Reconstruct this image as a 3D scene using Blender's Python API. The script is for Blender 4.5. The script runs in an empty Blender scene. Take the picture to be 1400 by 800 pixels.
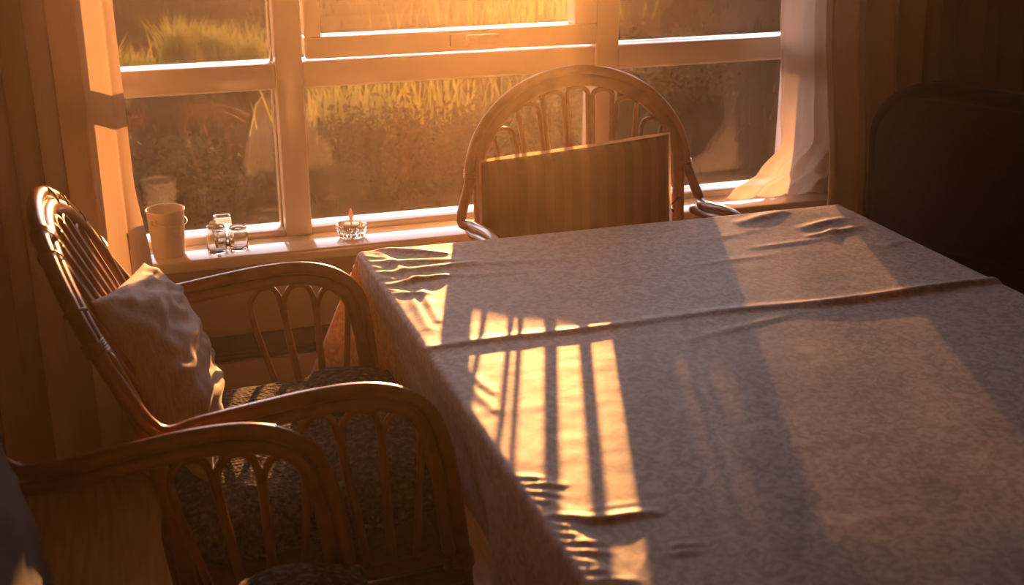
import bpy, bmesh, math, random
from mathutils import Vector, Matrix, noise
random.seed(7)
PI = math.pi
S = bpy.context.scene
COL = S.collection

# ------------------------------------------------------------------ camera, sky, sun, exposure
cam_d = bpy.data.cameras.new('camera')
cam = bpy.data.objects.new('camera', cam_d); COL.objects.link(cam)
RIGHT = Vector((0.95140369, -0.30794127, -0.00178686))
UP = Vector((0.10657121, 0.32380333, 0.94010317))
FWD = Vector((0.28891797, 0.89460806, -0.34088536))
m = Matrix((RIGHT, UP, -FWD)).transposed().to_4x4()
m.translation = Vector((-0.46438784, -2.42081728, 1.53819413))
cam.matrix_world = m
cam_d.sensor_width = 36.0
cam_d.lens = 1729.68 / 1400 * 36.0
cam_d.clip_start = 0.05
cam_d.dof.use_dof = True
cam_d.dof.focus_distance = 2.75
cam_d.dof.aperture_fstop = 5.0
S.camera = cam

SUN_AZ, SUN_EL = math.radians(18.8), math.radians(4.75)
SUN_DIR = Vector((math.sin(SUN_AZ) * math.cos(SUN_EL), math.cos(SUN_AZ) * math.cos(SUN_EL), math.sin(SUN_EL)))
w = bpy.data.worlds.new('evening_sky'); S.world = w
w.use_nodes = True
wn = w.node_tree.nodes; wl = w.node_tree.links
bg = wn['Background']
# thin evening overcast: pale at the horizon, greyer overhead, the same all the way round
tcw = wn.new('ShaderNodeTexCoord'); spw = wn.new('ShaderNodeSeparateXYZ'); wl.new(tcw.outputs['Generated'], spw.inputs[0])
rw = wn.new('ShaderNodeValToRGB'); wl.new(spw.outputs[2], rw.inputs[0])
e0, e1 = rw.color_ramp.elements
e0.position, e0.color = 0.0, (0.98, 0.83, 0.88, 1)
e1.position, e1.color = 1.0, (0.30, 0.30, 0.34, 1)
e2 = rw.color_ramp.elements.new(0.42); e2.color = (0.62, 0.55, 0.61, 1)
wl.new(rw.outputs[0], bg.inputs[0])
bg.inputs[1].default_value = 5.2

sun_d = bpy.data.lights.new('sun', 'SUN'); sun = bpy.data.objects.new('sun', sun_d); COL.objects.link(sun)
sun.rotation_euler = SUN_DIR.to_track_quat('Z', 'Y').to_euler()
sun_d.energy = 20.0
sun_d.angle = math.radians(0.53)
sun_d.color = (1.0, 0.40, 0.115)

S.view_settings.view_transform = 'Standard'
S.view_settings.look = 'None'
S.view_settings.gamma = 1.0
S.view_settings.use_curve_mapping = False
S.view_settings.exposure = 0.12

# ------------------------------------------------------------------ materials
def mat(name):
    m = bpy.data.materials.new(name); m.use_nodes = True
    return m, m.node_tree.nodes, m.node_tree.links, m.node_tree.nodes['Principled BSDF']

def ramp(n, l, src, stops):
    r = n.new('ShaderNodeValToRGB')
    e = r.color_ramp.elements
    e[0].position, e[0].color = stops[0][0], (*stops[0][1], 1)
    e[1].position, e[1].color = stops[-1][0], (*stops[-1][1], 1)
    for p, c in stops[1:-1]:
        x = e.new(p); x.color = (*c, 1)
    l.new(src, r.inputs[0])
    return r.outputs[0]

def tex(n, l, kind, scale, coord='Object', stretch=None, **kw):
    tc = n.new('ShaderNodeTexCoord')
    t = n.new(kind)
    src = tc.outputs[coord]
    if stretch:
        mp = n.new('ShaderNodeMapping'); mp.inputs['Scale'].default_value = stretch
        l.new(src, mp.inputs[0]); src = mp.outputs[0]
    l.new(src, t.inputs['Vector'])
    t.inputs['Scale'].default_value = scale
    for k, v in kw.items():
        t.inputs[k].default_value = v
    return t

def bump(n, l, b, src, strength, dist):
    bp = n.new('ShaderNodeBump'); bp.inputs['Strength'].default_value = strength
    bp.inputs['Distance'].default_value = dist
    l.new(src, bp.inputs['Height']); l.new(bp.outputs[0], b.inputs['Normal'])
    return bp

def simple(name, c1, c2, scale, rough, bstr=0.0, bdist=0.001, stretch=None, spec=0.5, detail=4.0, metallic=0.0, coat=0.0):
    m, n, l, b = mat(name)
    t = tex(n, l, 'ShaderNodeTexNoise', scale, stretch=stretch, Detail=detail)
    l.new(ramp(n, l, t.outputs[0], [(0.3, c1), (0.7, c2)]), b.inputs['Base Color'])
    b.inputs['Roughness'].default_value = rough
    b.inputs['Specular IOR Level'].default_value = spec
    b.inputs['Metallic'].default_value = metallic
    b.inputs['Coat Weight'].default_value = coat
    b.inputs['Coat Roughness'].default_value = 0.12
    if bstr: bump(n, l, b, t.outputs[0], bstr, bdist)
    return m

def add_translucent(m, color_socket_or_val, amount, transp=0.0):
    n, l = m.node_tree.nodes, m.node_tree.links
    b = n['Principled BSDF']; out = n['Material Output']
    tr = n.new('ShaderNodeBsdfTranslucent')
    if isinstance(color_socket_or_val, tuple): tr.inputs[0].default_value = (*color_socket_or_val, 1)
    else: l.new(color_socket_or_val, tr.inputs[0])
    mx = n.new('ShaderNodeMixShader'); mx.inputs[0].default_value = amount
    l.new(b.outputs[0], mx.inputs[1]); l.new(tr.outputs[0], mx.inputs[2])
    res = mx.outputs[0]
    if transp:
        tp = n.new('ShaderNodeBsdfTransparent'); m2 = n.new('ShaderNodeMixShader'); m2.inputs[0].default_value = transp
        l.new(res, m2.inputs[1]); l.new(tp.outputs[0], m2.inputs[2]); res = m2.outputs[0]
    l.new(res, out.inputs['Surface'])

M = {}
M['paint'] = simple('white_gloss_paint', (0.74, 0.69, 0.64), (0.80, 0.75, 0.70), 6, 0.16, 0.03, 0.0003, coat=0.6)
M['sill'] = simple('varnished_sill_paint', (0.66, 0.60, 0.55), (0.72, 0.66, 0.61), 6, 0.10, 0.02, 0.0002, coat=1.0)
M['wall'] = simple('plain_wall_paint', (0.36, 0.255, 0.20), (0.40, 0.285, 0.225), 9, 0.85, 0.1, 0.001)
M['ceil'] = simple('ceiling_paint', (0.55, 0.50, 0.44), (0.60, 0.55, 0.48), 5, 0.9)
M['floor'] = simple('varnished_floor_boards', (0.30, 0.20, 0.14), (0.44, 0.31, 0.22), 5, 0.4, 0.1, 0.001, stretch=(14, 1.2, 1))
M['wood'] = simple('table_wood', (0.16, 0.08, 0.04), (0.26, 0.14, 0.07), 6, 0.45, stretch=(12, 1, 1))
M['rattan'] = simple('varnished_rattan', (0.18, 0.058, 0.016), (0.29, 0.104, 0.030), 26, 0.30, 0.15, 0.0008, spec=0.5, coat=0.35)
M['lash'] = simple('rattan_lashing', (0.20, 0.075, 0.025), (0.36, 0.15, 0.05), 90, 0.35, 0.3, 0.0006, coat=0.3)
M['heater'] = simple('heater_enamel', (0.38, 0.30, 0.22), (0.42, 0.33, 0.25), 5, 0.5)
M['dark_metal'] = simple('dark_grille', (0.010, 0.008, 0.007), (0.016, 0.013, 0.011), 20, 0.9, spec=0.1)
M['bucket'] = simple('cream_enamel', (0.60, 0.52, 0.44), (0.68, 0.60, 0.51), 14, 0.5, 0.1, 0.0004)
M['soil'] = simple('dry_soil', (0.05, 0.03, 0.015), (0.12, 0.07, 0.035), 40, 0.95)
M['steel'] = simple('satin_handle', (0.62, 0.57, 0.50), (0.70, 0.65, 0.58), 20, 0.3, metallic=0.0)
M['candle'] = simple('pale_wax', (0.75, 0.50, 0.40), (0.82, 0.58, 0.46), 30, 0.5)
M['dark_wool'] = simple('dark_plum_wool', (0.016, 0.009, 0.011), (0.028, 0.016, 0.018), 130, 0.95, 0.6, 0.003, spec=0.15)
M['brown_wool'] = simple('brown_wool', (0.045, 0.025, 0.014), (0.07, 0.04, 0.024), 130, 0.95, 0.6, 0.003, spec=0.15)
M['dry_flower'] = simple('dry_cream_flowers', (0.70, 0.60, 0.42), (0.80, 0.72, 0.55), 60, 0.8)

add_translucent(M['candle'], (0.85, 0.66, 0.56), 0.35)
# damask tablecloth
m, n, l, b = mat('woven_damask_cloth')
v = tex(n, l, 'ShaderNodeTexNoise', 38.0, Detail=1.5, Distortion=2.2)
nz = tex(n, l, 'ShaderNodeTexNoise', 85.0, Detail=3.0, Distortion=1.2)
mx = n.new('ShaderNodeMath'); mx.operation = 'MULTIPLY_ADD'; mx.inputs[1].default_value = 0.6
l.new(nz.outputs[0], mx.inputs[0]); l.new(v.outputs[0], mx.inputs[2])
colr = ramp(n, l, mx.outputs[0], [(0.66, (0.40, 0.335, 0.28)), (0.80, (0.56, 0.48, 0.41)), (0.95, (0.70, 0.615, 0.535))])
l.new(colr, b.inputs['Base Color'])
b.inputs['Roughness'].default_value = 0.55
b.inputs['Specular IOR Level'].default_value = 0.45
b.inputs['Sheen Weight'].default_value = 0.25
b.inputs['Sheen Roughness'].default_value = 0.5
fine = tex(n, l, 'ShaderNodeTexNoise', 700.0, Detail=2.0)
ad = n.new('ShaderNodeMath'); ad.operation = 'MULTIPLY_ADD'; ad.inputs[1].default_value = 0.5
l.new(fine.outputs[0], ad.inputs[0]); l.new(mx.outputs[0], ad.inputs[2])
bump(n, l, b, ad.outputs[0], 0.35, 0.0006)
add_translucent(m, (0.62, 0.42, 0.26), 0.22)
M['cloth'] = m

# curtains
def curtain_mat(name, c, trans, tcol, transp):
    m, n, l, b = mat(name)
    t = tex(n, l, 'ShaderNodeTexNoise', 160, stretch=(1, 1, 0.08), Detail=2.0)
    l.new(ramp(n, l, t.outputs[0], [(0.3, tuple(x * 0.92 for x in c)), (0.7, c)]), b.inputs['Base Color'])
    b.inputs['Roughness'].default_value = 0.8
    b.inputs['Specular IOR Level'].default_value = 0.2
    add_translucent(m, tcol, trans, transp)
    return m
M['curtain'] = curtain_mat('cream_curtain', (0.60, 0.475, 0.36), 0.32, (0.50, 0.38, 0.27), 0.0)
M['sheer'] = curtain_mat('sheer_voile', (0.70, 0.60, 0.52), 0.42, (0.66, 0.54, 0.44), 0.12)
M['drape'] = curtain_mat('brown_drape', (0.50, 0.38, 0.30), 0.25, (0.42, 0.30, 0.20), 0.0)

# boucle
m, n, l, b = mat('dark_boucle')
t = tex(n, l, 'ShaderNodeTexVoronoi', 150.0)
t2 = tex(n, l, 'ShaderNodeTexNoise', 90.0, Detail=5.0)
l.new(ramp(n, l, t2.outputs[0], [(0.40, (0.012, 0.011, 0.011)), (0.52, (0.040, 0.035, 0.033)), (0.66, (0.13, 0.112, 0.10))]), b.inputs['Base Color'])
b.inputs['Roughness'].default_value = 0.95; b.inputs['Specular IOR Level'].default_value = 0.15
bump(n, l, b, t.outputs['Distance'], 0.9, 0.004)
M['boucle'] = m
# linen pillow
m, n, l, b = mat('grey_linen')
t = tex(n, l, 'ShaderNodeTexNoise', 260, stretch=(1, 1, 0.12), Detail=3.0)
l.new(ramp(n, l, t.outputs[0], [(0.3, (0.27, 0.25, 0.25)), (0.7, (0.41, 0.385, 0.38))]), b.inputs['Base Color'])
b.inputs['Roughness'].default_value = 0.75; b.inputs['Sheen Weight'].default_value = 0.3
bump(n, l, b, t.outputs[0], 0.4, 0.001)
M['linen'] = m
M['dark_linen'] = simple('dim_grey_linen', (0.030, 0.026, 0.025), (0.050, 0.044, 0.042), 200, 0.85, 0.3, 0.001)
# striped cushion
m, n, l, b = mat('striped_weave')
tc = n.new('ShaderNodeTexCoord'); sp = n.new('ShaderNodeSeparateXYZ'); l.new(tc.outputs['Object'], sp.inputs[0])
mu = n.new('ShaderNodeMath'); mu.operation = 'MULTIPLY'; mu.inputs[1].default_value = 2 * PI / 0.046
l.new(sp.outputs[0], mu.inputs[0])
si = n.new('ShaderNodeMath'); si.operation = 'SINE'; l.new(mu.outputs[0], si.inputs[0])
l.new(ramp(n, l, si.outputs[0], [(0.0, (0.100, 0.028, 0.020)), (0.18, (0.155, 0.056, 0.046))]), b.inputs['Base Color'])
b.inputs['Roughness'].default_value = 0.9; b.inputs['Sheen Weight'].default_value = 0.2
fz = tex(n, l, 'ShaderNodeTexNoise', 400, Detail=2.0); bump(n, l, b, fz.outputs[0], 0.4, 0.001)
M['stripe'] = m

M['sunlit_rim'] = simple('sunlit_rim_strip', (0.45, 0.25, 0.15), (0.55, 0.32, 0.2), 200, 0.8)  # pale, half translucent, so the cushion edge reads as a bright sunlit rim
add_translucent(M['sunlit_rim'], (0.7, 0.45, 0.28), 0.5)
# window glass: a thin pane, so clear transmission + mirror reflection by Fresnel, plus a faint translucent veil added for sun glow
m = bpy.data.materials.new('window_glass'); m.use_nodes = True
n, l = m.node_tree.nodes, m.node_tree.links
n.remove(n['Principled BSDF']); out = n['Material Output']
tp = n.new('ShaderNodeBsdfTransparent'); tp.inputs[0].default_value = (0.97, 0.97, 0.96, 1)
gl = n.new('ShaderNodeBsdfGlossy'); gl.inputs['Roughness'].default_value = 0.004
fr = n.new('ShaderNodeFresnel'); fr.inputs[0].default_value = 1.5
mx = n.new('ShaderNodeMixShader'); l.new(fr.outputs[0], mx.inputs[0]); l.new(tp.outputs[0], mx.inputs[1]); l.new(gl.outputs[0], mx.inputs[2])
dn = n.new('ShaderNodeBsdfTranslucent'); dn.inputs[0].default_value = (0.9, 0.86, 0.8, 1)
tn = tex(n, l, 'ShaderNodeTexNoise', 9.0, Detail=6.0)
dr = n.new('ShaderNodeMapRange'); dr.inputs[1].default_value = 0.35; dr.inputs[2].default_value = 0.8
dr.inputs[3].default_value = 0.001; dr.inputs[4].default_value = 0.006
l.new(tn.outputs[0], dr.inputs[0])
m2 = n.new('ShaderNodeMixShader'); l.new(dr.outputs[0], m2.inputs[0]); l.new(mx.outputs[0], m2.inputs[1]); l.new(dn.outputs[0], m2.inputs[2])
l.new(m2.outputs[0], out.inputs[0])
M['glass'] = m
m, n, l, b = mat('jar_glass')
b.inputs['Transmission Weight'].default_value = 1.0; b.inputs['Roughness'].default_value = 0.02
b.inputs['IOR'].default_value = 1.45; b.inputs['Base Color'].default_value = (0.96, 0.97, 0.94, 1)
M['jar'] = m
# outdoors
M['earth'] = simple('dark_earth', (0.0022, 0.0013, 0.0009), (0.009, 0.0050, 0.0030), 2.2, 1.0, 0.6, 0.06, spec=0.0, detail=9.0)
def leafy(name, c1, c2, tcol):
    m = simple(name, c1, c2, 3.0, 0.8, spec=0.06)
    add_translucent(m, tcol, 0.45)
    return m
M['grass'] = leafy('meadow_grass', (0.025, 0.026, 0.005), (0.045, 0.04, 0.009), (0.22, 0.19, 0.028))
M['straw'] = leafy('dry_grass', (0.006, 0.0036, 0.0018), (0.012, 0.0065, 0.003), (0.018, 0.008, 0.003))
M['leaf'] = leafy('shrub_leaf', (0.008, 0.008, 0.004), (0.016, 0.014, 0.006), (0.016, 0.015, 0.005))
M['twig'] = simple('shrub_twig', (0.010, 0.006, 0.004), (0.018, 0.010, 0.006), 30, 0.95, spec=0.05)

# ------------------------------------------------------------------ mesh helpers
def link(name, bm, material, parent=None, smooth=True, loc=None, rotz=0.0):
    bmesh.ops.recalc_face_normals(bm, faces=bm.faces[:]) if len(bm.faces) < 60000 else None
    me = bpy.data.meshes.new(name); bm.to_mesh(me); bm.free()
    if smooth:
        me.polygons.foreach_set('use_smooth', [True] * len(me.polygons))
    me.materials.append(material)
    o = bpy.data.objects.new(name, me); COL.objects.link(o)
    if parent: o.parent = parent
    if loc: o.location = loc
    o.rotation_euler = (0, 0, rotz)
    return o

def sharp(o, angle=35):
    a = math.radians(angle)
    bm = bmesh.new(); bm.from_mesh(o.data)
    for e in bm.edges:
        if len(e.link_faces) == 2 and e.calc_face_angle(0) > a: e.smooth = False
    bm.to_mesh(o.data); bm.free()
    return o

def empty(name, loc=(0, 0, 0), rotz=0.0):
    o = bpy.data.objects.new(name, None); COL.objects.link(o)
    o.location = loc; o.rotation_euler = (0, 0, rotz); o.empty_display_size = 0.1
    return o

def tag(o, label, cat, group=None, kind=None):
    if label: o['label'] = label
    if cat: o['category'] = cat
    if group: o['group'] = group
    if kind: o['kind'] = kind
    return o

def add_box(bm, x0, x1, y0, y1, z0, z1, bev=0.0, seg=2):
    r = bmesh.ops.create_cube(bm, size=1.0)
    vs = r['verts']
    for v in vs:
        v.co = Vector(((x0 + x1) / 2 + v.co.x * (x1 - x0), (y0 + y1) / 2 + v.co.y * (y1 - y0), (z0 + z1) / 2 + v.co.z * (z1 - z0)))
    if bev:
        es = list({e for v in vs for e in v.link_edges})
        bmesh.ops.bevel(bm, geom=es, offset=bev, segments=seg, affect='EDGES', profile=0.5)
    return bm

def box(name, x0, x1, y0, y1, z0, z1, material, parent=None, bev=0.003):
    bm = add_box(bmesh.new(), x0, x1, y0, y1, z0, z1, bev)
    return sharp(link(name, bm, material, parent), 50)

def spline(pts, per=6, closed=False):
    P = [Vector(p) for p in pts]; out = []
    n_ = len(P)
    for i in range(n_ - 1):
        p0 = P[i - 1] if i > 0 else P[i] * 2 - P[i + 1]
        p1, p2 = P[i], P[i + 1]
        p3 = P[i + 2] if i + 2 < n_ else P[i + 1] * 2 - P[i]
        for k in range(per):
            t = k / per
            out.append(0.5 * ((2 * p1) + (p2 - p0) * t + (2 * p0 - 5 * p1 + 4 * p2 - p3) * t * t + (3 * p1 - p0 - 3 * p2 + p3) * t ** 3))
    out.append(P[-1])
    return out

def add_tube(bm, pts, r, sides=10, caps=True):
    P = [Vector(p) for p in pts]
    R = r if isinstance(r, (list, tuple)) else [r] * len(P)
    t0 = (P[1] - P[0]).normalized()
    ref = Vector((0, 0, 1)) if abs(t0.z) < 0.9 else Vector((1, 0, 0))
    nrm = (ref - t0 * ref.dot(t0)).normalized()
    rings = []
    for i, p in enumerate(P):
        a = P[max(i - 1, 0)]; b_ = P[min(i + 1, len(P) - 1)]
        t = (b_ - a).normalized()
        nrm = (nrm - t * nrm.dot(t)).normalized()
        bn = t.cross(nrm)
        rings.append([bm.verts.new(p + (nrm * math.cos(2 * PI * k / sides) + bn * math.sin(2 * PI * k / sides)) * R[i]) for k in range(sides)])
    for i in range(len(rings) - 1):
        for k in range(sides):
            bm.faces.new((rings[i][k], rings[i][(k + 1) % sides], rings[i + 1][(k + 1) % sides], rings[i + 1][k]))
    if caps:
        bm.faces.new(rings[0][::-1]); bm.faces.new(rings[-1])
    return bm

def tube(name, pts, r, material, parent, sides=10):
    return link(name, add_tube(bmesh.new(), pts, r, sides), material, parent)

def add_lathe(bm, prof, cx=0, cy=0, seg=32):
    rings = []
    for r, z in prof:
        if r < 1e-5: rings.append([bm.verts.new((cx, cy, z))])
        else: rings.append([bm.verts.new((cx + r * math.cos(2 * PI * k / seg), cy + r * math.sin(2 * PI * k / seg), z)) for k in range(seg)])
    for a, b_ in zip(rings, rings[1:]):
        for k in range(seg):
            k2 = (k + 1) % seg
            if len(a) == 1 and len(b_) > 1: bm.faces.new((a[0], b_[k2], b_[k]))
            elif len(b_) == 1 and len(a) > 1: bm.faces.new((a[k], a[k2], b_[0]))
            elif len(a) > 1: bm.faces.new((a[k], a[k2], b_[k2], b_[k]))
    return bm

def grid(bm, nu, nv, f):
    vs = [[bm.verts.new(f(i / nu, j / nv)) for j in range(nv + 1)] for i in range(nu + 1)]
    for i in range(nu):
        for j in range(nv):
            bm.faces.new((vs[i][j], vs[i + 1][j], vs[i + 1][j + 1], vs[i][j + 1]))
    return bm

def lerp(a, b_, t): return a + (b_ - a) * t
def pw(x, pts):
    if x <= pts[0][0]: return pts[0][1]
    for (x0, y0), (x1, y1) in zip(pts, pts[1:]):
        if x <= x1:
            t = (x - x0) / (x1 - x0); t = t * t * (3 - 2 * t)
            return lerp(y0, y1, t)
    return pts[-1][1]
def sst(a, b_, x):
    t = min(1, max(0, (x - a) / (b_ - a))); return t * t * (3 - 2 * t)

# ------------------------------------------------------------------ room shell
def struct(o): o['kind'] = 'structure'; return o
RX0, RX1, RY0, RH = -1.35, 2.75, -4.3, 2.45
WX0, WX1, WZ0, WZ1 = -0.50, 1.48, 0.53, 2.02     # hole for the window
struct(box('floor', RX0, RX1, RY0, 0.76, -0.1, 0.0, M['floor'], bev=0))
struct(box('ceiling', RX0, RX1, RY0, 0.96, RH, RH + 0.1, M['ceil'], bev=0))
struct(box('wall_left', RX0 - 0.12, RX0, RY0, 0.96, -0.1, RH, M['wall'], bev=0))
struct(box('wall_right', RX1, RX1 + 0.12, RY0, 0.96, -0.1, RH, M['wall'], bev=0))
struct(box('wall_front', RX0, RX1, RY0 - 0.12, RY0, -0.1, RH, M['wall'], bev=0))
bm = bmesh.new()
add_box(bm, RX0, RX1, 0.74, 0.96, -0.1, WZ0)
add_box(bm, RX0, RX1, 0.74, 0.96, WZ1, RH)
add_box(bm, RX0, WX0, 0.74, 0.96, WZ0, WZ1)
add_box(bm, WX1, RX1, 0.74, 0.96, WZ0, WZ1)
struct(link('wall_back', bm, M['wall'], smooth=False))

# ------------------------------------------------------------------ window
win = empty('window_1', (0.49, 0.75, WZ0)); struct(win)
def wbox(name, x0, x1, y0, y1, z0, z1, material=None, parent=None, bev=0.004):
    o = box(name, x0, x1, y0, y1, z0, z1, material or M['paint'], None, bev)
    p = parent or win
    o.parent = p
    pl = Vector((0, 0, 0)); q = p
    while q: pl += q.location; q = q.parent
    o.matrix_parent_inverse = Matrix.Translation(-pl)
    return o
FY0, FY1 = 0.75, 0.832
wbox('jamb', WX0, -0.445, FY0, FY1, WZ0, WZ1)
wbox('jamb', 1.425, WX1, FY0, FY1, WZ0, WZ1)
wbox('mullion', -0.057, 0.011, FY0 - 0.003, FY1, WZ0, WZ1)
wbox('mullion', 0.796, 0.862, FY0 - 0.003, FY1, WZ0, WZ1)
for x0, x1 in ((-0.445, -0.057), (0.011, 0.796), (0.862, 1.425)):
    wbox('bottom_rail', x0, x1, FY0 + 0.002, FY1, WZ0, 0.572)
    wbox('transom', x0, x1, FY0 + 0.001, FY1, 0.940, 1.003)
    wbox('head', x0, x1, FY0 + 0.001, FY1, 1.96, WZ1)
GY = 0.826
for x0, x1, z0, z1 in ((-0.450, -0.050, 0.567, 0.945), (0.005, 0.802, 0.567, 0.945), (0.856, 1.430, 0.567, 0.945),
                       (-0.450, -0.050, 0.998, 1.965), (0.856, 1.430, 0.998, 1.965)):
    wbox('pane', x0, x1, GY, GY + 0.004, z0, z1, M['glass'], bev=0)
# glazing beads: slim strips round each fixed pane
for x0, x1, z0, z1 in ((-0.445, -0.057, 0.572, 0.940), (0.011, 0.796, 0.572, 0.940), (0.862, 1.425, 0.572, 0.940),
                       (-0.445, -0.057, 1.003, 1.96), (0.862, 1.425, 1.003, 1.96)):
    for q in ((x0, x0 + 0.006, z0, z1), (x1 - 0.006, x1, z0, z1), (x0 + 0.006, x1 - 0.006, z1 - 0.010, z1)):
        wbox('glazing_bead', q[0], q[1], GY - 0.030, GY - 0.001, q[2], q[3], bev=0.003)
# the opening sash of the centre light
sash = empty('sash', (0.404 - 0.49, 0, 1.01 - WZ0)); sash.parent = win
SY0, SY1 = 0.728, 0.795
wbox('sash_rail', 0.018, 0.790, SY0, SY1, 1.013, 1.066, parent=sash)
wbox('sash_stile', 0.018, 0.058, SY0, SY1, 1.066, 1.93, parent=sash)
wbox('sash_stile', 0.728, 0.790, SY0, SY1, 1.066, 1.93, parent=sash)
wbox('sash_rail', 0.018, 0.790, SY0, SY1, 1.93, 1.975, parent=sash)
wbox('pane', 0.052, 0.735, 0.788, 0.792, 1.060, 1.935, M['glass'], parent=sash, bev=0)
h = wbox('sash_handle', 0.385, 0.440, SY0 - 0.012, SY0 + 0.001, 1.026, 1.060, M['steel'], parent=sash, bev=0.004); h['label'] = 'pale window latch'
wbox('sash_handle', 0.425, 0.512, SY0 - 0.034, SY0 - 0.010, 1.037, 1.058, M['steel'], parent=sash, bev=0.006)
# sill board, proud of the wall
sl = box('window_sill', WX0 - 0.03, WX1 + 0.03, 0.615, 0.752, 0.527, 0.557, M['sill'], None, 0.005)
sl['kind'] = 'structure'; sl.parent = win; sl.matrix_parent_inverse = Matrix.Translation(-win.location)
box_o = struct(box('trim_1', WX0 - 0.06, WX1 + 0.06, 0.96, 1.04, 0.44, 0.485, M['paint'], None, 0.004))

# ------------------------------------------------------------------ heater under the sill
ht = empty('baseboard_heater', (0.47, 0.67, 0.0))
tag(ht, 'long low baseboard heater with a dark slotted grille under the window sill', 'heater')
def hbox(name, *a, material=None, bev=0.003):
    o = box(name, *a, material or M['heater'], ht, bev); o.matrix_parent_inverse = Matrix.Translation(-ht.location); return o
hbox('heater_body', -0.29, 1.24, 0.625, 0.735, 0.03, 0.272)
hbox('grille', -0.285, 1.235, 0.632, 0.733, 0.272, 0.306, material=M['dark_metal'])
for k in range(3):
    hbox('slat', -0.288, 1.238, 0.624, 0.634, 0.277 + k * 0.011, 0.2815 + k * 0.011, material=M['dark_metal'], bev=0.001)
for x in (-0.288, 1.233):
    hbox('end_cap', x - 0.004, x + 0.006, 0.627, 0.735, 0.03, 0.311)
hbox('foot', -0.2, -0.16, 0.64, 0.72, 0.0, 0.032); hbox('foot', 1.1, 1.14, 0.64, 0.72, 0.0, 0.032)

# ------------------------------------------------------------------ table and cloth
TW, TL, TZ = 1.1, 1.95, 0.74
tb = empty('dining_table', (TW / 2, -TL / 2, 0))
tag(tb, 'rectangular wooden dining table hidden under the beige cloth', 'table')
def tbox(name, *a, bev=0.004):
    o = box(name, *a, M['wood'], tb, bev); o.matrix_parent_inverse = Matrix.Translation(-tb.location); return o
tbox('tabletop', 0.012, TW - 0.012, -TL + 0.012, -0.012, 0.700, 0.732)
for x in (0.075, TW - 0.135):
    for y in (-0.135, -TL + 0.075):
        tbox('leg', x, x + 0.06, y, y + 0.06, 0.0, 0.700)
tbox('apron', 0.10, TW - 0.10, -0.10, -0.08, 0.62, 0.700); tbox('apron', 0.10, TW - 0.10, -TL + 0.08, -TL + 0.10, 0.62, 0.700)
tbox('apron', 0.09, 0.11, -TL + 0.135, -0.135, 0.62, 0.700); tbox('apron', TW - 0.11, TW - 0.09, -TL + 0.135, -0.135, 0.62, 0.700)

# line wrinkles: (x0, y0, x1, y1, height, width window side, width camera side)
WR = [
 (0.037, 0.004, 0.150, -0.062, 0.0060, .012, .010), (0.010, -0.150, 0.190, -0.142, 0.0055, .014, .012),
 (0.150, -0.142, 0.420, -0.175, 0.0022, .016, .014), (0.022, -0.215, 0.115, -0.200, 0.0075, .012, .008),
 (0.02, -0.085, 0.16, -0.110, 0.0050, .013, .010), (0.115, -0.200, 0.30, -0.225, 0.0018, .012, .010),
 (0.005, -0.265, 0.060, -0.285, 0.0035, .010, .008), (0.03, -0.02, 0.06, -0.20, 0.0030, .010, .010),
 (0.06, -0.20, 0.045, -0.42, 0.0030, .010, .010), (0.03, -0.30, 0.02, -0.45, 0.0025, .010, .008),
 (0.020, -0.60, 0.045, -0.74, 0.0028, .010, .008), (0.012, -0.66, 0.03, -0.80, 0.0022, .010, .008),
 (0.012, -1.120, 0.060, -1.146, 0.0036, .010, .007), (0.050, -1.146, 0.128, -1.151, 0.0055, .012, .007),
 (0.060, -1.118, 0.130, -1.122, 0.0012, .006, .006),
 (0.119, -1.231, 0.145, -1.234, 0.0030, .006, .005), (0.113, -1.246, 0.139, -1.249, 0.0030, .006, .005),
 (0.823, -0.062, 0.951, -0.016, 0.0060, .020, .014), (0.935, -0.136, 1.045, -0.104, 0.0060, .016, .012),
 (0.915, -0.196, 1.055, -0.168, 0.0050, .013, .010), (0.960, -0.205, 0.985, -0.165, 0.0040, .012, .010),
 (0.767, -0.226, 0.945, -0.218, 0.0022, .012, .010), (0.66, -0.155, 0.84, -0.115, 0.0012, .014, .012),
 (0.50, -0.110, 0.74, -0.090, 0.0009, .014, .012), (1.03, -0.30, 1.09, -0.285, 0.003, .012, .01),
 (0.58, -0.29, 0.80, -0.275, 0.0010, .010, .010), (0.42, -0.64, 0.66, -0.585, 0.0022, .014, .012),
 (0.06, -1.27, 0.12, -1.20, 0.0010, .005, .005),
]
for k in range(13):                                   # short gathers along the near left edge
    y = -1.015 - 0.0215 * k
    WR.append((0.006, y + 0.004, 0.030 + 0.012 * math.sin(k * 1.7), y - 0.010, 0.0034 if k not in (4, 5) else 0.001, .0065, .0045))
for k in range(7):
    y = -0.03 - 0.035 * k
    WR.append((-0.004, y, 0.022 + 0.008 * math.sin(k * 2.1), y - 0.02, 0.0022, .008, .006))
WR = [(Vector((a, b_, 0)), Vector((c, d, 0)), h, w1, w2) for a, b_, c, d, h, w1, w2 in WR]

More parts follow.
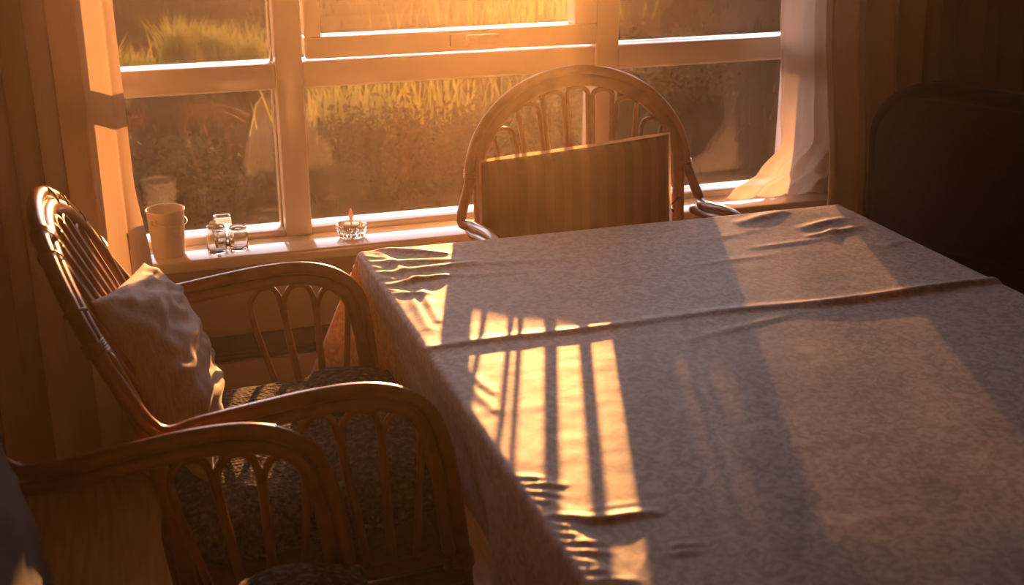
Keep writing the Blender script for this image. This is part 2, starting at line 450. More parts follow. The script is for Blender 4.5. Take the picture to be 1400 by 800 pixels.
def cloth_h(x, y):
    z = 0.0
    # the long pressed fold right across the table
    yc = -0.548 + 0.010 * math.sin(x * 5.0) + 0.006 * math.sin(x * 13 + 1)
    hgt = pw(x, [(-0.05, 0.0045), (0.25, 0.0050), (0.45, 0.0035), (0.62, 0.0055), (0.8, 0.0092), (1.0, 0.0098), (1.15, 0.007)])
    d = y - yc
    z += hgt * (math.exp(-(d / 0.017) ** 2) if d > 0 else math.exp(-(d / 0.011) ** 2))
    for a, b_, h, w1, w2 in WR:
        if y > max(a.y, b_.y) + 0.06 or y < min(a.y, b_.y) - 0.06 or x > max(a.x, b_.x) + 0.06 or x < min(a.x, b_.x) - 0.06: continue
        ab = b_ - a; L = ab.length
        px, py = x - a.x, y - a.y
        t = (px * ab.x + py * ab.y) / (L * L)
        dist = (px * -ab.y + py * ab.x) / L
        if ab.x < 0: dist = -dist
        e = 1.0
        if t < 0: e = math.exp(-(t * L / 0.012) ** 2)
        elif t > 1: e = math.exp(-((t - 1) * L / 0.012) ** 2)
        taper = (0.55 + 0.45 * math.sin(PI * min(1, max(0, t)))) * e
        z += h * taper * math.exp(-(dist / (w1 if dist > 0 else w2)) ** 2)
    z += 0.0010 * noise.noise((x * 6, y * 9, 3.1)) + 0.0004 * noise.noise((x * 20, y * 34, 9.1))
    return z

OHX, OHF, OHN = 0.30, 0.27, 0.25
RND = 0.010
def drop(d):
    """outward, down for a length of cloth d past the rounded table edge"""
    q = RND * PI / 2
    if d <= 0: return 0.0, 0.0
    if d < q:
        a = d / RND; return RND * math.sin(a), RND * (1 - math.cos(a))
    return RND, RND + d - q
def cloth_pt(u, v):
    dl, dr_ = max(0, -u), max(0, u - TW)
    df, dn_ = max(0, v), max(0, -TL - v)
    x, y = min(max(u, 0), TW), min(max(v, -TL), 0)
    z = TZ + cloth_h(u, v) * (1 if dl + dr_ + df + dn_ == 0 else math.exp(-max(dl, dr_, df, dn_) / 0.03))
    dx, dy = max(dl, dr_), max(df, dn_)
    sx = -1 if dl > 0 else 1
    sy = 1 if df > 0 else -1
    if dx == 0 and dy == 0: return Vector((x, y, z))
    rho = math.hypot(dx, dy); th = math.atan2(dy, dx)
    o_, dn = drop(rho)
    flare = 0.42 * math.sin(2 * th) ** 2 if dx > 0 and dy > 0 else 0.0
    if dx > 0 and dy == 0:
        wv = 0.10 * math.exp(-min(abs(y), abs(y + TL)) / 0.10)
        ripple = 0.05 * noise.noise((y * 5.0, 1.3, 0)) * min(1, dn / 0.2)
        flare = wv + ripple
        if sx < 0:
            flare -= 0.20 * sst(-0.95, -0.75, y) * sst(0.02, 0.10, dn)     # pushed in by the armchair
    elif dy > 0 and dx == 0:
        flare = 0.10 * math.exp(-min(x, TW - x) / 0.10) + 0.05 * noise.noise((x * 5.0, 4.3, 0)) * min(1, dn / 0.2)
    out_ = o_ + flare * dn
    down = dn * math.sqrt(max(0.05, 1 - flare * flare))
    return Vector((x + sx * math.cos(th) * out_, y + sy * math.sin(th) * out_, z - down))

def axis(a, b_, lo, hi, step, oh):
    pts = []
    k = int(round((b_ - a) / step))
    pts = [a + (b_ - a) * i / k for i in range(k + 1)]
    pre = [a - d for d in oh(lo)][::-1]; post = [b_ + d for d in oh(hi)]
    return pre + pts + post
def oh(L):
    q = RND * PI / 2
    o_ = [q * i / 4 for i in range(1, 5)]
    k = int((L - q) / 0.014)
    return o_ + [q + (L - q) * i / k for i in range(1, k + 1)]
us = axis(0, TW, OHX, OHX, 0.0052, oh)
vs_ = axis(-TL, 0, OHN, OHF, 0.0052, oh)
verts = [cloth_pt(u, v) for u in us for v in vs_]
nv = len(vs_)
faces = [(i * nv + j, (i + 1) * nv + j, (i + 1) * nv + j + 1, i * nv + j + 1) for i in range(len(us) - 1) for j in range(nv - 1)]
me = bpy.data.meshes.new('tablecloth'); me.from_pydata(verts, [], faces)
me.polygons.foreach_set('use_smooth', [True] * len(me.polygons)); me.materials.append(M['cloth'])
tcl = bpy.data.objects.new('tablecloth', me); COL.objects.link(tcl)
tag(tcl, 'beige damask tablecloth with a raised fold across it, draped over the dining table', 'tablecloth')

# ------------------------------------------------------------------ rattan armchairs
def lash_bm(path, i0, turns, r):
    """a short helix of binding cane round a pole"""
    P = path
    pts = []
    p0, p1 = P[i0], P[min(i0 + 1, len(P) - 1)]
    t = (p1 - p0).normalized()
    ref = Vector((0, 0, 1)) if abs(t.z) < 0.9 else Vector((1, 0, 0))
    a = (ref - t * ref.dot(t)).normalized(); b_ = t.cross(a)
    for k in range(turns * 10 + 1):
        an = 2 * PI * k / 10
        pts.append(p0 + t * (0.0055 * k / 10) + (a * math.cos(an) + b_ * math.sin(an)) * r)
    return pts

def rattan_chair(name, loc, rotz, label, group, zj=0.70, ztop=0.985, lean=0.135, ys=1.0, hw=0.31, loops=7, flare=0.012,
                 lashes=((0.06, 5), (0.16, 1), (0.30, 1), (0.36, 4), (0.62, 4), (0.72, 1), (0.84, 1), (0.94, 5))):
    root = empty(name, loc, rotz)
    tag(root, label, 'chair', group)
    zs = zj / 0.70
    R = M['rattan']
    def Y(y): return -0.215 + (y + 0.215) * ys
    arm = [(0.285, 0.012), (0.275, 0.20), (0.268, 0.357), (0.255, 0.49), (0.240, 0.595), (0.216, 0.668), (0.172, 0.708), (0.11, 0.726), (0.03, 0.726), (-0.06, 0.716), (-0.14, 0.706)]
    zc = zj + 0.09
    def lean_y(z): return -0.215 - lean * max(0.0, (z - zj) / (ztop - zj))
    def hoop(t, a, inset):
        # an upright half ellipse standing on straight sides
        z = zc + (ztop - inset - zc) * math.sin(t)
        return Vector((a * math.cos(t), lean_y(z), z))
    ao = hw - 0.012 + 0.0
    for lay in range(2):
        # lay 0: outer pole, foot - arm - hoop - arm - foot in one bend; lay 1: inner pole beneath it
        d = 0.0 if lay == 0 else 0.0235
        side = []
        for k, (y, z) in enumerate(arm):
            a0 = arm[max(k - 1, 0)]; a1 = arm[min(k + 1, len(arm) - 1)]
            ty, tz = a1[0] - a0[0], a1[1] - a0[1]; L = math.hypot(ty, tz)
            ny, nz = tz / L, -ty / L                          # normal to the right of travel, pointing out and up
            side.append(Vector((hw - 0.001 * lay, Y(y - ny * d if True else y), (z - nz * d) * zs)))
        hp = [hoop(PI * k / 20, ao - d, d) for k in range(21)]
        if lay == 0:
            P = side + [Vector((hw + flare, -0.205, zj + 0.008))] + hp + [Vector((-hw - flare, -0.205, zj + 0.008))] + [Vector((-p.x, p.y, p.z)) for p in side[::-1]]
            path = spline(P, 4)
            link('arm_and_back_pole', add_tube(bmesh.new(), path, 0.0125, 10), R, root)
        else:
            for s in (1, -1):
                P = [Vector((p.x * s, p.y, p.z)) for p in side] + [Vector((s * (hw - 0.004), -0.20, (0.682) * zs))]
                link('arm_rail', add_tube(bmesh.new(), spline(P, 4), 0.012, 8), R, root)
            leg = [Vector((ao - d - 0.018, -0.215 + 0.05, 0.012)), Vector((ao - d - 0.012, -0.215 + 0.035, 0.40 * zs)), Vector((ao - d - 0.003, -0.213, zj - 0.05))]
            P = leg + hp + [Vector((-p.x, p.y, p.z)) for p in leg[::-1]]
            ipath = spline(P, 4)
            link('back_hoop', add_tube(bmesh.new(), ipath, 0.0155, 10), R, root)
    # lashings where the two hoops are bound together
    for f, turns in lashes:
        t = PI * f
        c = (hoop(t, ao, 0) + hoop(t, ao - 0.0235, 0.0235)) / 2
        c2 = (hoop(t + 0.02, ao, 0) + hoop(t + 0.02, ao - 0.0235, 0.0235)) / 2
        tt = (c2 - c).normalized(); out_ = (hoop(t, ao, 0) - c).normalized(); bn = tt.cross(out_)
        pts = [c + tt * (0.0042 * k / 14) + out_ * (math.cos(2 * PI * k / 14) * 0.0255 - 0.0005) + bn * math.sin(2 * PI * k / 14) * 0.0168 for k in range(14 * turns + 1)]
        link('lashing', add_tube(bmesh.new(), pts, 0.0017, 5), M['lash'], root)
    # loops of thin cane filling the back
    sp = 2 * (ao - 0.06) / loops
    for k in range(loops):
        c = (k - (loops - 1) / 2) * sp
        ai, zi = ao - 0.0235 - 0.016, ztop - 0.0235 - 0.016
        def zin(x): return zc + (zi - zc) * math.sqrt(max(0.0, 1 - (x / ai) ** 2))
        hw_ = sp * 0.5 - 0.0061
        zt = min(zin(c), zin(abs(c) + hw_ * 0.55) + 0.012) - 0.002
        zt = max(zt, zj + 0.10)
        zb = 0.44 * zs
        P = []
        for s in (-1, 1):
            leg = []
            for z, wv in ((zb, 0.62), (zj - 0.08, 0.70), (zj + 0.02, 0.80), (zt - hw_ * 1.5, 0.97), (zt - hw_ * 0.55, 1.0)):
                f = max(0.0, (z - zj) / (ztop - zj))
                leg.append(Vector(((c + s * hw_) * wv, -0.215 - lean * f + 0.03 * max(0, (zj - z) / 0.3), z)))
            if s > 0: leg = leg[::-1]
            P += leg
            if s < 0:
                f = (zt - zj) / (ztop - zj)
                P.append(Vector((c - hw_ * 0.62, -0.215 - lean * f, zt - hw_ * 0.12)))
                P.append(Vector((c, -0.215 - lean * f, zt)))
                P.append(Vector((c + hw_ * 0.62, -0.215 - lean * f, zt - hw_ * 0.12)))
        link('back_spindle', add_tube(bmesh.new(), spline(P, 4), 0.0062, 7), R, root)
    # loops under each arm
    for s in (1, -1):
        for k in range(3):
            ct, cb = 0.035 + 0.066 * k, 0.085 + 0.040 * k
            wt, wb = 0.031, 0.019
            zt = (0.692 - (0.012 if k == 2 else 0.0)) * zs
            P = [(cb - wb, 0.40), (lerp(cb - wb, ct - wt, .55), 0.53), (ct - wt, 0.645), (ct - wt * .62, 0.683), (ct, 0.692), (ct + wt * .62, 0.683), (ct + wt, 0.645), (lerp(cb + wb, ct + wt, .55), 0.53), (cb + wb, 0.40)]
            P = [Vector((s * (hw - 0.003), Y(y), (z if z < 0.42 else z - 0.692) * zs + (0 if z < 0.42 else zt))) for y, z in P]
            link('arm_spindle', add_tube(bmesh.new(), spline(P, 4), 0.0065, 7), R, root)
        for z, r in ((0.405, 0.012), (0.365, 0.017)):
            tube('seat_rail', [Vector((s * (hw - 0.01), Y(-0.19), (z - 0.025) * zs)), Vector((s * (hw - 0.004), Y(0.04), (z - 0.012) * zs)), Vector((s * (hw - 0.001), Y(0.262), z * zs))], r, R, root)
        pts = spline([Vector((s * (hw - 0.004), Y(0.27), 0.33 * zs)), Vector((s * (hw - 0.006), Y(0.18), 0.235 * zs)), Vector((s * (hw - 0.01), Y(0.04), 0.20 * zs)), Vector((s * (hw - 0.03), Y(-0.10), 0.235 * zs)), Vector((s * (hw - 0.045), Y(-0.17), 0.33 * zs))], 5)
        tube('brace', pts, 0.010, R, root, 8)
        pts = lash_bm([Vector((s * hw, Y(0.262), 0.385 * zs)), Vector((s * hw, Y(0.255), 0.44 * zs))], 0, 5, 0.0195)
        tube('lashing', pts, 0.0028, M['lash'], root, 5)
    for y, z in ((0.255, 0.375), (-0.18, 0.345)):
        tube('cross_rail', [Vector((-hw, Y(y), z * zs)), Vector((0, Y(y) + (0.02 if y > 0 else -0.02), z * zs)), Vector((hw, Y(y), z * zs))], 0.015, R, root)
    bm = add_box(bmesh.new(), -hw + 0.012, hw - 0.012, Y(-0.185), Y(0.245), 0.372 * zs, 0.392 * zs, 0.006)
    link('woven_seat', bm, M['lash'], root)
    return root

chairA = rattan_chair('rattan_armchair', (-0.24, -0.33, 0), -PI / 2, 'varnished rattan armchair with a grey pillow, beside the left edge of the table', 'rattan armchairs round the table')
chairB = rattan_chair('rattan_armchair', (-0.44, -1.035, 0), -PI / 2, 'rattan armchair nearest the camera, cut by the lower left corner, only its arm clear', 'rattan armchairs round the table')
chairC = rattan_chair('rattan_armchair', (0.634, 0.195, 0), PI, 'rattan armchair with a striped cushion, between the table and the window', 'rattan armchairs round the table',
                      zj=0.655, ztop=0.997, lean=0.055, ys=0.76, hw=0.300, loops=7, flare=0.016, lashes=((0.02, 4), (0.98, 4)))

# ------------------------------------------------------------------ soft things
def pillow_bm(c00, c10, c11, c01, T, nrm, n_=44, wr=0.006, seed=0.0, pinch=0.05, exp=2.6):
    """c00..c01 corners; puffed to +-T along nrm, edges drawn in between the corners"""
    bm = bmesh.new()
    C = [Vector(c) for c in (c00, c10, c11, c01)]
    nrm = Vector(nrm).normalized()
    cen = sum(C, Vector()) / 4
    grids = []
    for s in (1, -1):
        g = []
        for i in range(n_ + 1):
            row = []
            for j in range(n_ + 1):
                u, v = -math.cos(PI * i / n_), -math.cos(PI * j / n_)
                a, b_ = (u + 1) / 2, (v + 1) / 2
                p = (C[0] * (1 - a) + C[1] * a) * (1 - b_) + (C[3] * (1 - a) + C[2] * a) * b_
                pin = pinch * ((abs(u) ** 4) * (1 - v * v) + (abs(v) ** 4) * (1 - u * u))
                p = p.lerp(cen, pin)
                th = T * ((1 - abs(u) ** exp) * (1 - abs(v) ** exp)) ** 0.55
                q = p + nrm * th * s
                k = wr * min(1, th / (0.35 * T))
                q = q + nrm * s * k * (noise.noise(Vector((u * 1.6 + seed, v * 4.5, s * 3.0))) + 0.5 * noise.noise(Vector((u * 5 + seed, v * 9, s))))
                row.append(q)
            g.append(row)
        grids.append(g)
    vt = {}
    def vert(s, i, j):
        edge = i in (0, n_) or j in (0, n_)
        key = (0 if edge else s, i, j)
        if key not in vt: vt[key] = bm.verts.new(grids[s][i][j])
        return vt[key]
    for s in (0, 1):
        for i in range(n_):
            for j in range(n_):
                f = [vert(s, i, j), vert(s, i + 1, j), vert(s, i + 1, j + 1), vert(s, i, j + 1)]
                bm.faces.new(f if s == 0 else f[::-1])
    return bm

pa = link('pillow', pillow_bm((-0.365, -0.485, 0.520), (-0.350, -0.125, 0.520), (-0.430, -0.120, 0.800), (-0.520, -0.490, 0.865), 0.072, (0.91, 0.15, 0.38), 60, 0.016, 2.0, 0.06), M['linen'])
tag(pa, 'creased grey linen pillow in sun patches, leaning in the armchair left of the table', 'pillow')
pb = link('pillow', pillow_bm((-0.640, -1.24, 0.540), (-0.632, -0.800, 0.525), (-0.700, -0.785, 0.920), (-0.710, -1.24, 0.930), 0.065, (0.95, -0.02, 0.28), 40, 0.012, 7.0, 0.06), M['dark_linen'])
tag(pb, 'dim grey-brown pillow cut by the left edge, in the armchair nearest the camera', 'pillow')

def pad(name, bx, label):
    """boucle chair pad with a front roll"""
    root = empty(name, (bx, 0, 0))
    tag(root, label, 'cushion', 'boucle seat pads of the armchairs')
    return root
def boucle_slab(f, nu, nv, rough):
    bm = bmesh.new(); rings = []
    for i in range(nu + 1):
        row = []
        for j in range(nv):
            p, nrm = f(i / nu, 2 * PI * j / nv)
            k = rough * (noise.noise(p * 55) + 0.6 * noise.noise(p * 120))
            row.append(bm.verts.new(p + nrm * k))
        rings.append(row)
    for i in range(nu):
        for j in range(nv):
            bm.faces.new((rings[i][j], rings[i][(j + 1) % nv], rings[i + 1][(j + 1) % nv], rings[i + 1][j]))
    bm.faces.new(rings[0][::-1]); bm.faces.new(rings[-1])
    return bm
def chair_pad(ox, oy, label):
    root = pad('seat_pad', ox, label); root.location = (ox, oy, 0.39)
    hwid = 0.268
    def seat(t, an):
        # t runs along the depth (back to front), an round the section of the width
        y = lerp(-0.20, 0.262, t)
        end = min(1.0, math.sin(PI * min(max(t, 0.012), 0.988)) ** 0.22)
        lump = 0.046 + 0.012 * math.sin(PI * t * 2.0) ** 2 + 0.012 * t
        zc = 0.062 + 0.040 * t - 0.012 * math.exp(-((t - 0.60) / 0.05) ** 2)
        c, s = math.cos(an), math.sin(an)
        px = hwid * (abs(c) ** 0.32) * (1 if c > 0 else -1) * (0.9 + 0.1 * end)
        pz = zc + lump * end * (abs(s) ** 0.55) * (1 if s > 0 else -1)
        return Vector((y, -px, pz)), Vector((0, -c * 0.4, s)).normalized()
    o = link('seat_cushion', boucle_slab(seat, 64, 72, 0.0035), M['boucle'], root)
    return root
chair_pad(-0.24, -0.33, 'dark speckled boucle pad under the grey pillow in the armchair left of the table')
chair_pad(-0.44, -1.035, 'dark boucle pad of the nearest armchair, showing only along the bottom edge of the photo')

# striped cushion tied to the far chair
bm = bmesh.new()
sc = link('striped_cushion', pillow_bm((-0.255, 0, -0.21), (0.255, 0, -0.19), (0.243, 0, 0.181), (-0.243, 0, 0.149), 0.030, (0, -1, 0.05), 44, 0.004, 5.0, 0.012, exp=7.0), M['stripe'])
sc.location = (0.612, 0.385, 0.655); sc.rotation_euler = (math.radians(-4.0), 0, math.radians(0))
tag(sc, 'brown striped back cushion tied in the rattan armchair before the window', 'cushion')
pts = spline([Vector((0.236, 0.01, 0.155)), Vector((0.252, 0.035, 0.12)), Vector((0.256, 0.045, 0.06)), Vector((0.262, 0.03, -0.02)), Vector((0.258, 0.02, -0.05))], 6)
ed = []
for a_, b_ in (((-0.255, -0.21), (-0.243, 0.149)), ((-0.243, 0.149), (0.243, 0.181)), ((0.243, 0.181), (0.255, -0.19)), ((0.255, -0.19), (-0.255, -0.21))):
    for k in range(12):
        t = k / 12; pin = 0.012 * (1 - (2 * t - 1) ** 2)
        x, z = lerp(a_[0], b_[0], t), lerp(a_[1], b_[1], t)
        ed.append(Vector((x * (1 - pin), 0.0, z * (1 - pin) + 0.0015 * noise.noise((x * 30, z * 30, 0)))))
ed.append(ed[0].copy())
bm = bmesh.new(); row = []
for p in ed:
    d = Vector((p.x, 0, p.z)); d = Vector((1 if abs(p.x) > 0.24 else 0, 0, 1 if p.z > 0.14 else (-1 if p.z < -0.18 else 0))) * Vector((1, 0, 1)).length * 0.7
    if p.x < -0.24: d.x = -d.x
    q = d.normalized() * 0.0075 if d.length > 0 else d
    row.append((bm.verts.new(p - q), bm.verts.new(p + q + Vector((0, 0.002 * noise.noise(p * 40), 0.0015 * noise.noise(p * 60))))))
for a_, b_ in zip(row, row[1:]): bm.faces.new((a_[0], b_[0], b_[1], a_[1]))
link('rim_strip', bm, M['sunlit_rim'], sc)  # strip added along the cushion edge to glow against the sun
tube('tie_string', pts, 0.0035, M['stripe'], sc, 6)
bm = bmesh.new()
for dx, dz in ((0.02, 0.02), (0.022, -0.022)):
    add_tube(bm, spline([Vector((0.258, 0.03, -0.01)), Vector((0.258 + dx, 0.02, -0.01 + dz)), Vector((0.262 + dx, 0.02, -0.015 + dz * 1.6))], 4), [0.003] * 4 + [0.007] * 4 + [0.005], 6)
link('tie_bow', bm, M['stripe'], sc)

# ------------------------------------------------------------------ things on the sill
SZ = 0.557
bk = empty('metal_pail', (-0.356, 0.684, SZ)); tag(bk, 'small cream enamel pail with an embossed heart, at the left end of the window sill', 'pail')
prof = [(0.0, 0.0), (0.0375, 0.0), (0.0385, 0.003), (0.0455, 0.112), (0.0475, 0.114), (0.0480, 0.117), (0.0465, 0.119), (0.0440, 0.117), (0.0365, 0.006), (0.0, 0.006)]
link('pail_body', add_lathe(bmesh.new(), prof, seg=40), M['bucket'], bk)
def heart(t): return 16 * math.sin(t) ** 3, 13 * math.cos(t) - 5 * math.cos(2 * t) - 2 * math.cos(3 * t) - math.cos(4 * t)
bm = bmesh.new()
a0 = -PI / 2 + 0.62
cv = []
for lay, (sc_, dr0) in enumerate(((1.0, -0.0005), (0.86, 0.0032), (0.0, 0.0042))):
    ring = []
    for k in range(28 if sc_ else 1):
        hx, hz = heart(2 * PI * k / 28)
        hx, hz = hx * 0.00105 * sc_, hz * 0.00105 * sc_ + 0.066
        r_ = 0.0385 + 0.0070 * hz / 0.112 + dr0
        an = a0 + hx / r_
        ring.append(bm.verts.new((r_ * math.cos(an), r_ * math.sin(an), hz)))
    cv.append(ring)
for k in range(28):
    bm.faces.new((cv[0][k], cv[0][(k + 1) % 28], cv[1][(k + 1) % 28], cv[1][k]))
    bm.faces.new((cv[1][k], cv[1][(k + 1) % 28], cv[2][0]))
link('embossed_heart', bm, M['bucket'], bk)
an = -PI / 2 - 0.75
ring = [Vector((0.0465 * math.cos(an), 0.0465 * math.sin(an), 0.092)) + Vector((-math.sin(an), math.cos(an), 0)) * 0.009 * math.cos(2 * PI * k / 14) + Vector((0, 0, 1)) * 0.009 * math.sin(2 * PI * k / 14) for k in range(15)]
tube('ear', ring, 0.0022, M['bucket'], bk, 6)
tube('ear', [Vector((-p.x, -p.y, p.z)) for p in ring], 0.0022, M['bucket'], bk, 6)
hd = [Vector((0.049 * math.cos(an + 0.05 + PI * k / 16), 0.049 * math.sin(an + 0.05 + PI * k / 16), 0.094 - 0.012 * math.sin(PI * k / 16))) for k in range(17)]
tube('handle', [Vector((p.x * 1.02, p.y * 1.02, p.z)) for p in hd], 0.0014, M['steel'], bk, 6)

def jar(x, y, r, h, label, name='glass_jar'):
    o = empty(name, (x, y, SZ)); tag(o, label, 'jar', 'glass jars on the window sill')
    prof = [(0, 0.001), (r * 0.86, 0), (r * 0.98, 0.004), (r, 0.010), (r, h * 0.70), (r * 0.90, h * 0.80), (r * 0.84, h * 0.84), (r * 0.92, h * 0.87), (r * 0.92, h * 0.98), (r * 0.88, h),
            (r * 0.78, h * 0.985), (r * 0.74, h * 0.84), (r * 0.82, h * 0.78), (r * 0.89, h * 0.68), (r * 0.89, 0.014), (r * 0.82, 0.008), (0, 0.007)]
    link('jar_glass', add_lathe(bmesh.new(), prof, seg=28), M['jar'], o)
    return o
j1 = jar(-0.240, 0.668, 0.0245, 0.068, 'glass jar holding a dry cream sprig, left of the three on the sill')
jar(-0.186, 0.674, 0.0240, 0.060, 'empty squat glass jar, right of the three on the sill')
# square-sided taller glass behind them
o = empty('glass_jar', (-0.218, 0.722, SZ)); tag(o, 'square-sided clear glass jar standing behind the other two on the sill', 'jar', 'glass jars on the window sill')
bm = bmesh.new()
add_box(bm, -0.022, 0.022, -0.018, 0.018, 0, 0.077, 0.004)
top = max(bm.faces, key=lambda f: f.calc_center_median().z)
r = bmesh.ops.inset_region(bm, faces=[top], thickness=0.003)
ext = bmesh.ops.extrude_discrete_faces(bm, faces=[top])
bmesh.ops.translate(bm, vec=(0, 0, -0.066), verts=list(ext['faces'][0].verts))
sharp(link('jar_glass', bm, M['jar'], o), 40)
bm = bmesh.new()
for k in range(9):
    a = k * 2.4; rr = 0.004 + 0.0012 * k
    z = 0.055 + 0.0035 * (k % 4)
    bmesh.ops.create_icosphere(bm, subdivisions=1, radius=0.0042, matrix=Matrix.Translation((rr * math.cos(a) - 0.006, rr * math.sin(a), z + 0.012)))
    add_tube(bm, [Vector((0.002 * math.cos(a), 0.002 * math.sin(a), 0.010)), Vector((rr * math.cos(a) - 0.006, rr * math.sin(a), z + 0.012))], 0.0007, 5)
link('dry_sprig', bm, M['dry_flower'], j1)

cd = empty('candle_holder', (0.104, 0.690, SZ)); tag(cd, 'cut-glass tealight holder with a pale pointed candle, on the sill left of the far armchair', 'candle')
bm = bmesh.new()
seg = 40
prof = [(0.0, 0.001), (0.028, 0.0), (0.030, 0.003), (0.037, 0.018), (0.0395, 0.030), (0.0395, 0.033), (0.036, 0.034), (0.033, 0.030), (0.024, 0.016), (0.0, 0.014)]
rings = []
for r_, z in prof:
    if r_ == 0: rings.append([bm.verts.new((0, 0, z))]); continue
    rings.append([bm.verts.new(((r_ * (1 + (0.05 if 0.002 < z < 0.031 and r_ > 0.029 else 0) * (1 if k % 2 else -1)) * math.cos(2 * PI * k / seg)), (r_ * (1 + (0.05 if 0.002 < z < 0.031 and r_ > 0.029 else 0) * (1 if k % 2 else -1)) * math.sin(2 * PI * k / seg)), z)) for k in range(seg)])
for a, b_ in zip(rings, rings[1:]):
    for k in range(seg):
        k2 = (k + 1) % seg
        if len(a) == 1: bm.faces.new((a[0], b_[k2], b_[k]))
        elif len(b_) == 1: bm.faces.new((a[k], a[k2], b_[0]))
        else: bm.faces.new((a[k], a[k2], b_[k2], b_[k]))
link('glass_cup', bm, M['jar'], cd, smooth=False)
link('tealight', add_lathe(bmesh.new(), [(0, 0.0165), (0.0195, 0.0165), (0.020, 0.0175), (0.020, 0.0335), (0.019, 0.034), (0, 0.033)], seg=24), M['candle'], cd)
link('candle_tip', add_lathe(bmesh.new(), [(0, 0.032), (0.0022, 0.033), (0.0022, 0.043), (0.0050, 0.050), (0.0060, 0.057), (0.0046, 0.066), (0.0018, 0.074), (0, 0.077)], seg=14), M['candle'], cd)

# ------------------------------------------------------------------ curtains
def curtain(name, z0, z1, xl, xr, ymid, amp, wl_, material, label, group=None, nz=70, nx=180, seed=0.0, thick=0.0, yfun=None):
    bm = bmesh.new()
    def f(s, t):
        z = lerp(z0, z1, t)
        a, b_ = xl(z), xr(z)
        arc = s * (b_ - a) / wl_ + 0.25 * noise.noise((s * 3, seed, 0)) + 0.10 * noise.noise((s * 2, z * 0.8, seed))
        ph = 2 * PI * arc
        am = amp * (0.7 + 0.5 * noise.noise((s * 5.0, seed + 4, 0.3 * z)))
        y = ymid(z) if callable(ymid) else ymid
        am *= 1 - 0.75 * sst(0.90, 1.0, s)
        y += am * math.sin(ph) + 0.35 * am * math.sin(2 * ph + 1.0 + seed)
        x = lerp(a, b_, s) + 0.30 * amp * math.sin(2 * ph) * (1 - sst(0.90, 1.0, s)) * sst(0.0, 0.08, s)
        return Vector((x, y, z))
    grid(bm, nx, nz, f)
    o = link(name, bm, material)
    if label: tag(o, label, 'curtain', group)
    return o
curtain('curtain', 0.02, 2.30, lambda z: -1.12, lambda z: pw(z, [(0.0, -0.385), (0.55, -0.400), (0.8, -0.424), (1.2, -0.428), (2.3, -0.44)]), 0.575, 0.042, 0.118,
        M['curtain'], 'cream curtain in soft folds left of the window, behind the armchair with the pillow', seed=1.0)
# sheer panel at the right, its corner spread out over the sill
def sheer_y(z): return pw(z, [(0.55, 0.672), (0.75, 0.655), (2.3, 0.655)])
curtain('curtain', 0.563, 2.30, lambda z: pw(z, [(0.56, 1.160), (0.585, 1.182), (0.637, 1.262), (0.72, 1.322), (0.82, 1.312), (1.12, 1.290), (2.3, 1.28)]),
        lambda z: pw(z, [(0.55, 1.50), (2.3, 1.46)]), sheer_y, 0.014, 0.085, M['sheer'],
        'pale sheer curtain with its corner spread on the right end of the sill', seed=3.0, nz=110, nx=110)
curtain('curtain', 0.02, 2.30, lambda z: pw(z, [(0.0, 1.46), (0.56, 1.420), (1.12, 1.372), (2.3, 1.36)]), lambda z: pw(z, [(0.0, 1.78), (1.1, 1.68), (2.3, 1.66)]), 0.556, 0.036, 0.105,
        M['curtain'], 'cream curtain hanging in folds just right of the sheer curtain', seed=6.0)
curtain('curtain', 0.02, 2.30, lambda z: pw(z, [(0.0, 1.70), (1.1, 1.64), (2.3, 1.66)]), lambda z: 2.62, 0.610, 0.028, 0.15,
        M['drape'], 'dim brown drape in the right corner behind the dark armchair', seed=9.0)
rail = tube('curtain_rail', [Vector((-1.2, 0.62, 2.32)), Vector((0.5, 0.62, 2.32)), Vector((2.65, 0.62, 2.32))], 0.012, M['steel'], None, 8)
struct(rail); rail.name = 'trim_2'

# ------------------------------------------------------------------ dark upholstered armchair at the right
def cushion_box(bm, x0, x1, y0, y1, z0, z1, bev, seg=5, M_=None):
    b2 = add_box(bmesh.new(), x0, x1, y0, y1, z0, z1, bev, seg)
    me_ = bpy.data.meshes.new('tmp'); b2.to_mesh(me_); b2.free()
    if M_: me_.transform(M_)
    bm.from_mesh(me_); bpy.data.meshes.remove(me_)
    return bm
dc = empty('upholstered_armchair', (1.75, 0.12, 0), math.radians(-62))
tag(dc, 'dark plum upholstered armchair with a rounded back at the right edge', 'chair')
# local +Y faces the sitter; back at -Y
bm = bmesh.new()
outline = []
hw_, zb, zt, rr = 0.31, 0.56, 0.985, 0.17
outline += [(-hw_, zb), (hw_, zb)]
outline += [(hw_ - rr + rr * math.cos(PI / 2 * k / 10), zt - rr + rr * math.sin(PI / 2 * k / 10)) for k in range(11)]
outline += [(-hw_ + rr + rr * math.cos(PI / 2 + PI / 2 * k / 10), zt - rr + rr * math.sin(PI / 2 + PI / 2 * k / 10)) for k in range(11)]
fv = [bm.verts.new((x, -0.30 - 0.16 * (z - zb), z)) for x, z in outline]
f = bm.faces.new(fv)
ex = bmesh.ops.extrude_face_region(bm, geom=[f])
bmesh.ops.translate(bm, vec=(0, 0.11, 0), verts=[v for v in ex['geom'] if isinstance(v, bmesh.types.BMVert)])
bmesh.ops.bevel(bm, geom=[e for e in bm.edges if abs(e.calc_face_angle(0)) > 1.0], offset=0.035, segments=4, affect='EDGES')
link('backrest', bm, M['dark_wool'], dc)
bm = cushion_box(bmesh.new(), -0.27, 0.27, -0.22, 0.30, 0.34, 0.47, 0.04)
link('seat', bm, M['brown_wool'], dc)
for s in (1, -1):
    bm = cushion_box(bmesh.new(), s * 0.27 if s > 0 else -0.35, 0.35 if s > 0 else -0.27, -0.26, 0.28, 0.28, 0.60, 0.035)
    link('armrest', bm, M['dark_wool'], dc)
